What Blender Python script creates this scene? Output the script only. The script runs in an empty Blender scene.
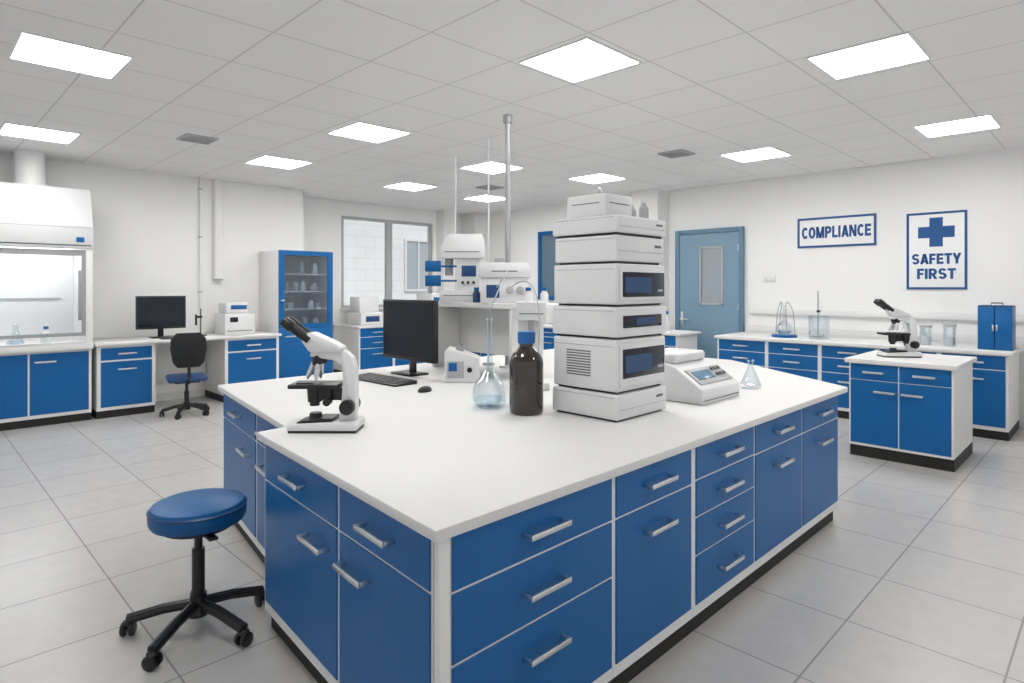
import bpy, bmesh, math, random
from mathutils import Vector, Matrix
random.seed(4)
S=bpy.context.scene
S.view_settings.view_transform='Standard'
COL=bpy.context.collection
pi=math.pi
# ---------------------------------------------------------------- materials
MATS={}
def mat(name,col,rough=.5,metal=0,var=.03,scale=8,emit=None,estr=0,spec=.5,coat=0,bump=0):
    m=bpy.data.materials.new(name); m.use_nodes=True
    nt=m.node_tree; b=nt.nodes['Principled BSDF']
    tc=nt.nodes.new('ShaderNodeTexCoord'); n=nt.nodes.new('ShaderNodeTexNoise')
    n.inputs['Scale'].default_value=scale; n.inputs['Detail'].default_value=4
    nt.links.new(tc.outputs['Object'],n.inputs['Vector'])
    mx=nt.nodes.new('ShaderNodeMix'); mx.data_type='RGBA'
    c=Vector(col[:3])
    mx.inputs[6].default_value=(*(c*(1-var)),1); mx.inputs[7].default_value=(*(c*(1+var)),1)
    nt.links.new(n.outputs['Fac'],mx.inputs[0]); nt.links.new(mx.outputs[2],b.inputs['Base Color'])
    b.inputs['Roughness'].default_value=rough; b.inputs['Metallic'].default_value=metal
    b.inputs['Specular IOR Level'].default_value=spec
    if coat: b.inputs['Coat Weight'].default_value=coat
    if emit: b.inputs['Emission Color'].default_value=(*emit,1); b.inputs['Emission Strength'].default_value=estr
    if bump:
        bp=nt.nodes.new('ShaderNodeBump'); bp.inputs['Strength'].default_value=bump
        nt.links.new(n.outputs['Fac'],bp.inputs['Height']); nt.links.new(bp.outputs['Normal'],b.inputs['Normal'])
    MATS[name]=m; return m
def glassmat(name,tint=(1,1,1),gl=.12,haze=0,hcol=(.6,.62,.64)):
    m=bpy.data.materials.new(name); m.use_nodes=True; nt=m.node_tree; nt.nodes.clear()
    o=nt.nodes.new('ShaderNodeOutputMaterial'); t=nt.nodes.new('ShaderNodeBsdfTransparent'); t.inputs[0].default_value=(*tint,1)
    g=nt.nodes.new('ShaderNodeBsdfGlossy'); g.inputs['Roughness'].default_value=.03; g.inputs[0].default_value=(.9,.93,.95,1)
    lw=nt.nodes.new('ShaderNodeLayerWeight'); lw.inputs[0].default_value=gl
    mx=nt.nodes.new('ShaderNodeMixShader'); nt.links.new(lw.outputs['Facing'],mx.inputs[0])
    nt.links.new(t.outputs[0],mx.inputs[1]); nt.links.new(g.outputs[0],mx.inputs[2])
    out=mx.outputs[0]
    if haze:
        df=nt.nodes.new('ShaderNodeBsdfDiffuse'); df.inputs[0].default_value=(*hcol,1)
        m2=nt.nodes.new('ShaderNodeMixShader'); m2.inputs[0].default_value=haze
        nt.links.new(out,m2.inputs[1]); nt.links.new(df.outputs[0],m2.inputs[2]); out=m2.outputs[0]
    nt.links.new(out,o.inputs[0])
    return m
def gridmat(name,col,line,pitch,off,lw,rough,var=.03,spec=.5,nscale=3,speck=0):
    m=bpy.data.materials.new(name); m.use_nodes=True; nt=m.node_tree; b=nt.nodes['Principled BSDF']; L=nt.links.new
    tc=nt.nodes.new('ShaderNodeTexCoord'); sp=nt.nodes.new('ShaderNodeSeparateXYZ'); L(tc.outputs['Object'],sp.inputs[0])
    def M(op,a,bb):
        n=nt.nodes.new('ShaderNodeMath'); n.operation=op
        for i,v in enumerate((a,bb)):
            if v is None: continue
            if hasattr(v,'is_linked') or hasattr(v,'links'): L(v,n.inputs[i])
            else: n.inputs[i].default_value=v
        return n.outputs[0]
    ms=[];cells=[]
    for i in range(2):
        q=M('DIVIDE',M('SUBTRACT',sp.outputs[i],off[i]),pitch[i])
        fr=M('FRACT',q,None); cells.append(M('FLOOR',q,None))
        d=M('ABSOLUTE',M('SUBTRACT',fr,.5),None)
        ms.append(M('GREATER_THAN',d,.5-lw/pitch[i]/2))
    mask=M('MAXIMUM',ms[0],ms[1])
    cb=nt.nodes.new('ShaderNodeCombineXYZ'); L(cells[0],cb.inputs[0]); L(cells[1],cb.inputs[1])
    wn=nt.nodes.new('ShaderNodeTexWhiteNoise'); L(cb.outputs[0],wn.inputs['Vector'])
    n=nt.nodes.new('ShaderNodeTexNoise'); n.inputs['Scale'].default_value=nscale; n.inputs['Detail'].default_value=8; L(tc.outputs['Object'],n.inputs['Vector'])
    v=M('ADD',M('MULTIPLY',wn.outputs['Value'],var),M('MULTIPLY',n.outputs['Fac'],var*2+speck))
    v=M('ADD',v,1-var*1.5-speck/2)
    c=nt.nodes.new('ShaderNodeMix'); c.data_type='RGBA'; c.blend_type='MULTIPLY'; c.inputs[0].default_value=1
    c.inputs[6].default_value=(*col,1); L(v,c.inputs[7])
    mx=nt.nodes.new('ShaderNodeMix'); mx.data_type='RGBA'; L(mask,mx.inputs[0]); L(c.outputs[2],mx.inputs[6]); mx.inputs[7].default_value=(*line,1)
    L(mx.outputs[2],b.inputs['Base Color']); b.inputs['Roughness'].default_value=rough; b.inputs['Specular IOR Level'].default_value=spec
    bp=nt.nodes.new('ShaderNodeBump'); bp.inputs['Strength'].default_value=.2; bp.inputs['Distance'].default_value=.003
    L(M('SUBTRACT',1.0,mask),bp.inputs['Height']); L(bp.outputs[0],b.inputs['Normal'])
    return m
BLUE=mat('blue_laminate',(.0045,.110,.325),.36,var=.05,scale=3,spec=.3)
DBLUE=mat('deep_blue_plastic',(.006,.05,.16),.4)
WHITE=mat('white_laminate',(.76,.76,.755),.4,var=.015)
TOP=mat('white_worktop',(.70,.70,.695),.55,var=.015,scale=2,spec=.2)
CASE=mat('white_instrument_plastic',(.70,.705,.71),.42,var=.015,spec=.35)
CASE2=mat('pale_grey_plastic',(.40,.41,.42),.45)
MID=mat('satin_grey_metal',(.34,.345,.35),.4,metal=.3)
GREY=mat('mid_grey_plastic',(.12,.125,.13),.45)
BLACK=mat('black_plastic',(.008,.008,.009),.38)
SCREEN=mat('dark_screen',(.005,.009,.018),.10,spec=.45)
KICK=mat('dark_plinth',(.012,.011,.010),.6)
STEEL=mat('brushed_steel',(.68,.69,.70),.28,metal=1)
AMBER=mat('dark_amber_glass',(.014,.009,.006),.1,coat=.5,spec=.7)
FABRIC=mat('black_fabric',(.012,.013,.015),.85,scale=60,bump=.2)
VINYL=mat('blue_vinyl',(.005,.092,.27),.42,scale=30,bump=.05,spec=.3)
WALL=mat('white_wall_paint',(.81,.81,.805),.75,var=.012,scale=1.5)
DOORB=mat('pale_blue_door_paint',(.17,.28,.38),.45,var=.03)
DOORF=mat('blue_door_frame_paint',(.10,.20,.30),.45)
SIGNW=mat('sign_white',(.82,.83,.83),.5)
SIGNB=mat('sign_blue',(.005,.075,.25),.5)
LCD=mat('blue_display',(.008,.035,.09),.12,emit=(.012,.05,.13),estr=.35)
LIGHT=mat('light_diffuser',(.9,.9,.9),.5,emit=(1,.985,.96),estr=24)
TUBE=mat('hood_lamp_glow',(.9,.9,.9),.5,emit=(.97,.98,1),estr=20)
GLASS=glassmat('clear_glass',(.95,.97,.98),.22)
PANE=glassmat('window_pane_glass',(.95,.965,.97),.08)
SASH=glassmat('sash_glass',(.97,.98,.985),.05)
LIQ=glassmat('blue_liquid',(.86,.935,.985),.04)
SMOKE=glassmat('tinted_glass',(.82,.86,.90),.12,haze=.12,hcol=(.30,.34,.38))
CEIL=gridmat('suspended_ceiling_tiles',(.79,.785,.78),(.58,.575,.57),(.70,.70),(3.07,2.39),.013,.85,var=.015,spec=.2,nscale=120,speck=.06)
FLOOR=gridmat('grey_floor_tiles',(.49,.48,.465),(.28,.27,.26),(.6,.6),(.22,.35),.008,.26,var=.04,spec=.45,nscale=9,speck=.09)
def brickmat():
    m=bpy.data.materials.new('outside_brick'); m.use_nodes=True; nt=m.node_tree; b=nt.nodes['Principled BSDF']
    br=nt.nodes.new('ShaderNodeTexBrick'); tc=nt.nodes.new('ShaderNodeTexCoord')
    sp=nt.nodes.new('ShaderNodeSeparateXYZ'); cb=nt.nodes.new('ShaderNodeCombineXYZ')
    nt.links.new(tc.outputs['Object'],sp.inputs[0]); nt.links.new(sp.outputs[0],cb.inputs[0]); nt.links.new(sp.outputs[2],cb.inputs[1]); nt.links.new(cb.outputs[0],br.inputs['Vector'])
    br.inputs['Color1'].default_value=(.82,.82,.81,1); br.inputs['Color2'].default_value=(.80,.80,.79,1); br.inputs['Mortar'].default_value=(.76,.76,.76,1); br.inputs['Scale'].default_value=1.0
    nt.links.new(br.outputs[0],b.inputs['Base Color']); b.inputs['Roughness'].default_value=.9; return m
BRICK=brickmat()
# ---------------------------------------------------------------- mesh builder
class B:
    def __init__(s): s.bm=bmesh.new(); s.mats=[]; s.cur=0
    def m(s,mt):
        if mt not in s.mats: s.mats.append(mt)
        s.cur=s.mats.index(mt); return s
    def _add(s,t,mtx=None):
        if mtx is not None: bmesh.ops.transform(t,matrix=mtx,verts=t.verts[:])
        for f in t.faces: f.material_index=s.cur
        me=bpy.data.meshes.new('tmp'); t.to_mesh(me); t.free()
        n0=len(s.bm.faces); s.bm.from_mesh(me); bpy.data.meshes.remove(me)
        s.bm.faces.ensure_lookup_table()
        for i in range(n0,len(s.bm.faces)): s.bm.faces[i].material_index=s.cur
        return s
    def box(s,x0,x1,y0,y1,z0,z1,bev=0,rot=None,seg=2):
        t=bmesh.new(); bmesh.ops.create_cube(t,size=1)
        bmesh.ops.scale(t,vec=(x1-x0,y1-y0,z1-z0),verts=t.verts[:])
        if bev: bmesh.ops.bevel(t,geom=t.edges[:],offset=bev,segments=seg,affect='EDGES',profile=.5)
        c=Vector(((x0+x1)/2,(y0+y1)/2,(z0+z1)/2))
        mt=Matrix.Translation(c)
        if rot: mt=mt@(rot if isinstance(rot,Matrix) else Matrix.Rotation(rot[0],4,rot[1]))
        return s._add(t,mt)
    def cyl(s,p0,p1,r,r2=None,n=24,bev=0):
        p0=Vector(p0);p1=Vector(p1);d=p1-p0; t=bmesh.new()
        bmesh.ops.create_cone(t,cap_ends=True,segments=n,radius1=r,radius2=r if r2 is None else r2,depth=d.length)
        if bev:
            es=[e for e in t.edges if len([f for f in e.link_faces if len(f.verts)>4])==1]
            bmesh.ops.bevel(t,geom=es,offset=bev,segments=2,affect='EDGES',profile=.5)
        q=Vector((0,0,1)).rotation_difference(d.normalized()).to_matrix().to_4x4()
        return s._add(t,Matrix.Translation((p0+p1)/2)@q)
    def sph(s,c,r,sc=(1,1,1),n=20):
        t=bmesh.new(); bmesh.ops.create_uvsphere(t,u_segments=n,v_segments=n//2,radius=r)
        return s._add(t,Matrix.Translation(Vector(c))@Matrix.Diagonal((*sc,1)))
    def lathe(s,prof,c=(0,0,0),n=32,rot=None):
        t=bmesh.new(); rings=[]
        for r,z in prof:
            if r<1e-5: rings.append([t.verts.new((0,0,z))])
            else: rings.append([t.verts.new((r*math.cos(2*pi*i/n),r*math.sin(2*pi*i/n),z)) for i in range(n)])
        for a,b in zip(rings,rings[1:]):
            for i in range(n):
                j=(i+1)%n
                if len(a)==1 and len(b)==1: continue
                if len(a)==1: t.faces.new((a[0],b[j],b[i]))
                elif len(b)==1: t.faces.new((a[i],a[j],b[0]))
                else: t.faces.new((a[i],a[j],b[j],b[i]))
        bmesh.ops.recalc_face_normals(t,faces=t.faces[:])
        mt=Matrix.Translation(Vector(c))
        if rot is not None: mt=mt@rot
        return s._add(t,mt)
    def prism(s,poly,a0,a1,axis='z',bev=0):
        t=bmesh.new()
        def P(u,v,a):
            return {'z':(u,v,a),'y':(u,a,v),'x':(a,u,v)}[axis]
        lo=[t.verts.new(P(u,v,a0)) for u,v in poly]; hi=[t.verts.new(P(u,v,a1)) for u,v in poly]
        t.faces.new(lo); t.faces.new(hi[::-1]); n=len(poly)
        for i in range(n):
            j=(i+1)%n; t.faces.new((lo[i],hi[i],hi[j],lo[j]))
        bmesh.ops.recalc_face_normals(t,faces=t.faces[:])
        if bev: bmesh.ops.bevel(t,geom=t.edges[:],offset=bev,segments=2,affect='EDGES',profile=.5)
        return s._add(t)
    def tube(s,pts,r,n=10,closed=False):
        pts=[Vector(p) for p in pts]; t=bmesh.new(); rings=[]; N=len(pts)
        for i,p in enumerate(pts):
            a=pts[(i-1)%N] if (i>0 or closed) else pts[0]; b=pts[(i+1)%N] if (i<N-1 or closed) else pts[-1]
            d=(b-a).normalized(); up=Vector((0,0,1)) if abs(d.z)<.95 else Vector((1,0,0))
            u=d.cross(up).normalized(); v=d.cross(u)
            rings.append([t.verts.new(p+r*(math.cos(2*pi*k/n)*u+math.sin(2*pi*k/n)*v)) for k in range(n)])
        for i in range(N if closed else N-1):
            a=rings[i];b=rings[(i+1)%N]
            for k in range(n): t.faces.new((a[k],a[(k+1)%n],b[(k+1)%n],b[k]))
        if not closed: t.faces.new(rings[0]); t.faces.new(rings[-1][::-1])
        bmesh.ops.recalc_face_normals(t,faces=t.faces[:])
        return s._add(t)
    def done(s,name,parent=None,label=None,mt=None,loc=None):
        if mt is not None and not s.mats: s.mats=[mt]
        for f in s.bm.faces: f.smooth=True
        for e in s.bm.edges:
            if len(e.link_faces)==2:
                if e.calc_face_angle(0)>.6: e.smooth=False
        me=bpy.data.meshes.new(name); s.bm.to_mesh(me); s.bm.free()
        for x in s.mats: me.materials.append(x)
        o=bpy.data.objects.new(name,me); COL.objects.link(o)
        if parent is not None: o.parent=parent
        if label: o['label']=label
        if loc: o.location=loc
        return o
def bez(p0,p1,p2,p3,n=14):
    r=[]
    for i in range(n+1):
        t=i/n; r.append((1-t)**3*Vector(p0)+3*(1-t)**2*t*Vector(p1)+3*(1-t)*t*t*Vector(p2)+t**3*Vector(p3))
    return r
def thing(name,label,cat,x,y,z=0,rot=0,group=None):
    o=bpy.data.objects.new(name,None); o.empty_display_size=.1; COL.objects.link(o)
    o.location=(x,y,z); o.rotation_euler=(0,0,math.radians(rot)); o['label']=label; o['category']=cat
    if group: o['group']=group
    return o
def struct(o,label,cat): o['kind']='structure'; o['label']=label; o['category']=cat; return o
# bold block lettering built from polygons
T=.29; TY=.22
def R(x0,x1,y0,y1): return [(x0,y0),(x1,y0),(x1,y1),(x0,y1)]
def D(xa,ya,xb,yb,h=.31): return [(xa,ya),(xa+h,ya),(xb+h,yb),(xb,yb)]
def ARC(cx,cy,rx,ry,a0,a1,t=T,ty=TY,n=16):
    out=[]
    for i in range(n):
        u=math.radians(a0+(a1-a0)*i/n); v=math.radians(a0+(a1-a0)*(i+1)/n)
        out.append([(cx+rx*math.cos(u),cy+ry*math.sin(u)),(cx+rx*math.cos(v),cy+ry*math.sin(v)),
                    (cx+(rx-t)*math.cos(v),cy+(ry-ty)*math.sin(v)),(cx+(rx-t)*math.cos(u),cy+(ry-ty)*math.sin(u))])
    return out
PB=[R(0,T,0,1),R(T,.49,1-TY,1),R(T,.49,.36,.36+TY)]+ARC(.46,.68,.38,.32,-90,90)
GL={'C':(.84,ARC(.45,.5,.45,.51,40,320,n=24)),'O':(.92,ARC(.46,.5,.46,.51,0,360,n=32)),
 'M':(1.08,[R(0,.27,0,1),R(.81,1.08,0,1),D(0,1,.385,0),D(.77,1,.385,0)]),
 'P':(.84,PB),'R':(.88,PB+[D(.56,0,.30,.40,.32)]),'L':(.70,[R(0,T,0,1),R(T,.70,0,TY)]),'I':(T,[R(0,T,0,1)]),
 'A':(.96,[D(0,0,.325,1),D(.65,0,.325,1),R(.2,.76,.17,.35)]),'N':(.90,[R(0,.27,0,1),R(.63,.90,0,1),D(0,1,.59,0)]),
 'E':(.74,[R(0,T,0,1),R(T,.74,1-TY,1),R(T,.69,.40,.60),R(T,.74,0,TY)]),'F':(.70,[R(0,T,0,1),R(T,.70,1-TY,1),R(T,.64,.39,.59)]),
 'S':(.82,ARC(.41,.70,.41,.31,20,270,ty=.20)+ARC(.41,.30,.41,.31,90,-160,ty=.20)),'T':(.80,[R(0,.80,1-TY,1),R(.255,.545,0,1-TY)]),
 'Y':(.94,[R(.325,.615,0,.44),D(.315,.38,0,1),D(.315,.38,.63,1)])}
def text(s,w,h,cx,cz,y,mt,parent):
    adv=[];X=0
    for c in s: adv.append(X); X+=GL[c][0]+(.04 if c in 'AYT' else .09)
    X-=.06
    for c,a in zip(s,adv):
        b=B().m(mt)
        for poly in GL[c][1]:
            b.prism([(cx+((u+a)/X-.5)*w,cz+(v-.5)*h) for u,v in poly],y-.003,y,'y')
        b.done('letter',parent)
# ---------------------------------------------------------------- camera / world
cam=bpy.data.cameras.new('camera'); co=bpy.data.objects.new('camera',cam); COL.objects.link(co)
co.location=(0,0,1.6); co.rotation_euler=(pi/2,0,-pi/4); cam.lens=21.6; cam.sensor_width=36; cam.shift_y=-.0532; cam.clip_start=.05
S.camera=co
w=bpy.data.worlds.new('world'); S.world=w; w.use_nodes=True
w.node_tree.nodes['Background'].inputs[0].default_value=(.98,.985,1,1); w.node_tree.nodes['Background'].inputs[1].default_value=.68
sl=bpy.data.lights.new('sun','SUN'); sl.energy=2.2; sl.angle=.02; so=bpy.data.objects.new('sun',sl); COL.objects.link(so)
so.rotation_euler=(math.radians(38),0,0)
# ---------------------------------------------------------------- room
ZC=3.2; XW=9.1; YW=9.6; YB=10.3
struct(B().m(FLOOR).box(-3,XW+.2,-3,YB+.2,-.1,0).done('floor'),'light grey square ceramic tile floor','floor')
struct(B().m(CEIL).box(-3,XW+.2,-3,YB+.2,ZC,ZC+.1).done('ceiling'),'white suspended ceiling of square mineral tiles','ceiling')
struct(B().m(WALL).box(-3,4.73,YW,YW+.2,0,ZC).box(4.53,4.73,YW+.2,YB+.2,0,ZC).done('wall_left'),'plain white painted laboratory wall','wall')
b=B().m(WALL)
wx0,wx1,wz0,wz1=5.82,7.95,1.2,2.93
b.box(4.73,wx0,YB,YB+.2,0,ZC).box(wx1,XW,YB,YB+.2,0,ZC).box(wx0,wx1,YB,YB+.2,0,wz0).box(wx0,wx1,YB,YB+.2,wz1,ZC)
b.box(8.05,8.35,YB-.25,YB,0,ZC).box(8.75,XW,YB-.45,YB,0,ZC)
struct(b.done('wall_back'),'white painted wall with window opening and pilasters','wall')
struct(B().m(WALL).box(XW,XW+.2,-3,YB+.2,0,ZC).box(8.75,XW,5.4,5.9,0,ZC).done('wall_right'),'plain white painted wall with shallow column','wall')
struct(B().m(WHITE).box(-3,4.72,YW-.015,YW,0,.1).done('baseboard_left'),'low white baseboard','baseboard')
struct(B().m(WHITE).box(XW-.015,XW,-3,4.05,0,.1).done('baseboard_right'),'low white baseboard','baseboard')
win=bpy.data.objects.new('window_1',None); COL.objects.link(win); struct(win,'wide white framed window facing a pale brick building','window')
b=B().m(CASE2); fy0,fy1=YB+.02,YB+.08
f=.06; mid=(wx0+wx1)/2
b.box(wx0,wx0+f,fy0,fy1,wz0,wz1).box(wx1-f,wx1,fy0,fy1,wz0,wz1).box(wx0+f,wx1-f,fy0,fy1,wz0,wz0+f).box(wx0+f,wx1-f,fy0,fy1,wz1-f,wz1)
b.box(mid-.07,mid+.07,fy0,fy1,wz0+f,wz1-f)
b.done('window_frame',win)
B().m(PANE).box(wx0+f,wx1-f,YB+.055,YB+.061,wz0+f,wz1-f).done('window_glass',win)
B().m(WHITE).box(wx0-.03,wx1+.03,YB-.06,YB+.02,wz0-.04,wz0).done('window_sill',win)
struct(B().m(BRICK).box(4,12,12.2,12.4,-.1,4.5).done('wall_outside'),'pale painted brick wall of neighbouring building','wall')
w3=bpy.data.objects.new('window_3',None); COL.objects.link(w3); struct(w3,'window of the neighbouring building','window')
OP=mat('outside_pane',(.42,.46,.49),.3)
for x0 in (8.55,):
    b=B().m(WHITE); b.box(x0,x0+.05,12.15,12.2,1.5,2.75).box(x0+.75,x0+.8,12.15,12.2,1.5,2.75).box(x0+.05,x0+.75,12.15,12.2,1.5,1.55).box(x0+.05,x0+.75,12.15,12.2,2.7,2.75).box(x0+.38,x0+.42,12.15,12.2,1.55,2.7)
    b.done('window_frame',w3)
    B().m(OP).box(x0+.05,x0+.75,12.18,12.2,1.55,2.7).done('window_glass',w3)
w2=bpy.data.objects.new('window_2',None); COL.objects.link(w2); struct(w2,'narrow blue framed internal window','window')
b=B().m(BLUE); a0,a1,c0,c1=7.3,8.32,1.35,2.7
b.box(XW-.05,XW,a0,a0+.07,c0,c1).box(XW-.05,XW,a1-.07,a1,c0,c1).box(XW-.05,XW,a0+.07,a1-.07,c0,c0+.07).box(XW-.05,XW,a0+.07,a1-.07,c1-.07,c1).done('window_frame',w2)
B().m(mat('dim_blue_glass',(.10,.16,.22),.15)).box(XW-.02,XW,a0+.07,a1-.07,c0+.07,c1-.07).done('window_glass',w2)
# door
d=bpy.data.objects.new('door_1',None); COL.objects.link(d); d.location=(XW,5.25,0); d.rotation_euler=(0,0,-pi/2); struct(d,'pale blue painted door with glazed vision panel','door')
W=1.15;H=2.52
B().m(DOORF).box(0,.07,-.06,0,0,H,.004).box(W-.07,W,-.06,0,0,H,.004).box(.07,W-.07,-.06,0,H-.07,H,.004).done('door_frame',d)
b=B().m(DOORB); vx0,vx1,vz0,vz1=.43,.83,1.32,2.24
b.box(.075,vx0,-.045,-.005,.01,H-.075).box(vx1,W-.075,-.045,-.005,.01,H-.075).box(vx0,vx1,-.045,-.005,.01,vz0).box(vx0,vx1,-.045,-.005,vz1,H-.075).done('door_leaf',d)
b=B().m(CASE2); b.box(vx0,vx0+.03,-.055,-.04,vz0,vz1).box(vx1-.03,vx1,-.055,-.04,vz0,vz1).box(vx0,vx1,-.055,-.04,vz0,vz0+.03).box(vx0,vx1,-.055,-.04,vz1-.03,vz1)
b.done('vision_panel_frame',d)
b=B().m(mat('frosted_vision_glass',(.30,.34,.38),.2)).box(vx0,vx1,-.03,-.02,vz0,vz1).done('vision_panel',d)
b=B().m(STEEL).box(.1,.14,-.052,-.045,.95,1.2,.003).cyl((.12,-.05,1.08),(.12,-.1,1.08),.01).cyl((.12,-.095,1.08),(.25,-.095,1.08),.01)
b.done('door_handle',d)
for z in (.4,1.3,2.2): B().m(STEEL).cyl((W-.072,-.066,z-.05),(W-.072,-.066,z+.05),.009).done('hinge',d)
struct(B().m(WHITE).box(XW-.05,XW,.3,4.0,1.2,1.29,.006).done('trim_1'),'white cable trunking along the wall','trunking')
t=thing('light_switch','white double light switch plate on wall','switch',XW,3.72,1.72,-90)
B().m(CASE).box(-.09,.09,-.015,0,-.05,.05,.004).done('switch_plate',t)
B().m(CASE).box(-.06,-.02,-.022,-.014,-.025,.025,.003).done('rocker',t); B().m(CASE).box(.02,.06,-.022,-.014,-.025,.025,.003).done('rocker',t)
# ---------------------------------------------------------------- ceiling fittings
for x,y,on in [(.85,5.18,1),(1.04,8.0,1),(3.45,7.68,1),(3.45,5.54,1),(3.42,2.74,1),(4.78,1.27,1),(7.45,1.19,1),(7.32,3.16,1),(5.62,6.0,1),(5.75,8.04,1),(7.5,8.14,1),(7.27,5.5,1),(.9,2.3,1),(3.2,-.6,1)]:
    t=thing('ceiling_light','square recessed white LED ceiling panel, switched on','ceiling light',x,y,ZC,0,'LED panels in the suspended ceiling')
    b=B().m(WHITE); h=.31
    b.box(-h,h,-h,-h+.014,-.012,0).box(-h,h,h-.014,h,-.012,0).box(-h,-h+.014,-h+.014,h-.014,-.012,0).box(h-.014,h,-h+.014,h-.014,-.012,0).done('light_frame',t)
    B().m(LIGHT).box(-h+.014,h-.014,-h+.014,h-.014,-.008,0).done('diffuser',t)
for x,y in [(2.28,7.06),(6.58,3.8),(6.7,7.2)]:
    t=thing('air_vent','square slatted grey ceiling air vent','air vent',x,y,ZC,0,'ceiling air vents')
    B().m(CASE2).box(-.16,.16,-.16,-.14,-.02,0).box(-.16,.16,.14,.16,-.02,0).box(-.16,-.14,-.14,.14,-.02,0).box(.14,.16,-.14,.14,-.02,0).done('vent_frame',t)
    b=B().m(BLACK); b.box(-.14,.14,-.14,.14,-.004,0); b.m(CASE2)
    for i in range(5): b.box(-.14,.14,-.125+i*.055,-.105+i*.055,-.016,-.005)
    b.done('vent_slats',t)
# ---------------------------------------------------------------- cabinets
def handle(parent,x,y,z,L=.2):
    b=B().m(STEEL); b.box(x-L/2,x+L/2,y-.045,y-.035,z-.010,z+.010,.003)
    b.box(x-L/2,x-L/2+.012,y-.037,y,z-.007,z+.007,.002).box(x+L/2-.012,x+L/2,y-.037,y,z-.007,z+.007,.002)
    b.done('handle',parent,'brushed steel bar handle')
def cabinet(label,x,y,rot,w,d,cols,foot=None,h=.884,kick=.095,group=None,name='base_cabinet',fb=BLUE,g=.007):
    t=thing(name,label,'cabinet',x,y,0,rot,group)
    foot=foot or [(0,0),(w,0),(w,d),(0,d)]
    B().m(WHITE).prism(foot,kick,h).done('cabinet_body',t,'white laminate carcass')
    B().m(KICK).prism([(u,max(v,.03)) for u,v in foot] if len(foot)==4 and foot[0][1]==foot[1][1] and foot[2][1]==foot[3][1] else foot,0,kick).done('plinth',t,'dark recessed plinth')
    for x0,x1,items in cols:
        for it in items:
            kind,z0,z1=it[:3]
            hx=it[3] if len(it)>3 else (x0+x1)/2
            p=B().m(fb).box(x0+g,x1-g,-.006,0,z0+g*.65,z1-g*.65,.0015,seg=1).done(kind,t,'blue laminate '+kind+' front')
            L=min(.2,(x1-x0)*.42)
            hz=(z0+z1)/2 if (kind=='drawer' and z1-z0<.3) else z1-.1
            handle(p,hx,-.006,hz,L)
    return t
G='blue cabinets under the central island'
ZB=.14;Z1=.705
yF=1.395
w=.838
t=cabinet('wide three-drawer blue cabinet at the island corner',1.105,yF,0,w,.5,[(.032,w-.006,[('drawer',Z1,.88),('drawer',.49,Z1),('drawer',ZB,.49)])],foot=[(0,0),(w,0),(w,.5),(.62,.5)],group=G)
B().m(WHITE).box(-.012,.028,-.008,.016,.095,.884,.002).done('corner_post',t,'white corner post')
cabinet('blue cabinet with one drawer over a door',1.945,yF,0,.613,.5,[(.006,.598,[('drawer',Z1,.88),('door',ZB,Z1)])],group=G)
cabinet('blue cabinet with four stacked drawers',2.56,yF,0,.642,.5,[(.014,.64,[('drawer',.715,.88),('drawer',.545,.715),('drawer',.37,.545),('drawer',ZB,.37)])],group=G)
cabinet('blue cabinet with one drawer over a door',3.204,yF,0,.678,.5,[(.003,.675,[('drawer',.71,.88),('door',ZB,.71)])],group=G)
cabinet('blue cabinet at the far island end, drawer over door',3.884,yF,0,.66,.5,[(.003,.648,[('drawer',.71,.88),('door',ZB,.71)])],group=G)
a=-94.53; ca,sa=math.cos(math.radians(a)),math.sin(math.radians(a))
ox,oy=1.215,2.85
cabinet('blue end cabinet of the island, drawer over door',ox,oy,a,.80,.5,[(.014,.796,[('drawer',Z1,.88),('door',ZB,Z1,.62)])],group=G)
cabinet('blue end cabinet beside the white corner post',ox+ca*.802,oy+sa*.802,a,.645,.5,[(.003,.622,[('drawer',Z1,.88),('door',ZB,Z1,.15)])],foot=[(0,0),(.628,0),(.08,.5),(0,.5)],group=G)
a=-98.4; ca,sa=math.cos(math.radians(a)),math.sin(math.radians(a))
ox,oy=1.60,4.43
cabinet('blue cabinet of the rear island wing, drawer over door',ox,oy,a,.88,.5,[(.02,.87,[('drawer',Z1,.88),('door',ZB,Z1,.68)])],group=G)
cabinet('narrow blue cabinet of the rear island wing',ox+ca*.882,oy+sa*.882,a,.5,.5,[(.012,.49,[('drawer',Z1,.88),('door',ZB,Z1)])],group=G)
t=thing('island_core','white panelled inner carcass carrying the island worktop','cabinet',0,0)
B().m(WHITE).prism([(2.25,1.93),(4.6,1.93),(5.4,2.75),(5.4,4.36),(2.25,4.36)],.085,.884).done('carcass',t)
B().m(KICK).prism([(2.3,1.98),(4.6,1.98),(5.35,2.8),(5.35,4.3),(2.3,4.3)],0,.085).done('plinth',t)
t=thing('island_worktop','large white angular island worktop with stepped end','worktop',0,0)
B().m(TOP).prism([(1.06,1.36),(4.57,1.34),(5.5,2.6),(5.5,4.46),(1.57,4.46),(1.34,2.90),(1.19,2.88)],.885,.92,bev=.004).done('worktop_slab',t)
G2='blue cabinets of the wall bench'
ys=[4.05,3.36,2.70,2.06,1.46,.86]
for i in range(5):
    w=ys[i]-ys[i+1]-.002
    items=[('drawer',.73,.88),('drawer',.55,.73),('door',.13,.55)] if i<4 else [('drawer',.73,.88),('door',.13,.73)]
    cabinet('blue wall bench cabinet with drawers over a door, white edges',8.12,ys[i],-90,w,.9,[(.015,w-.015,items)],group=G2,g=.008)
t=thing('bench_worktop','long white worktop on the wall bench','worktop',0,0)
B().m(TOP).box(8.08,XW-.002,.82,4.08,.885,.925,.004).done('worktop_slab',t)
B().m(TOP).box(XW-.03,XW-.002,.82,4.08,.925,1.03,.003).done('upstand',t)
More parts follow.
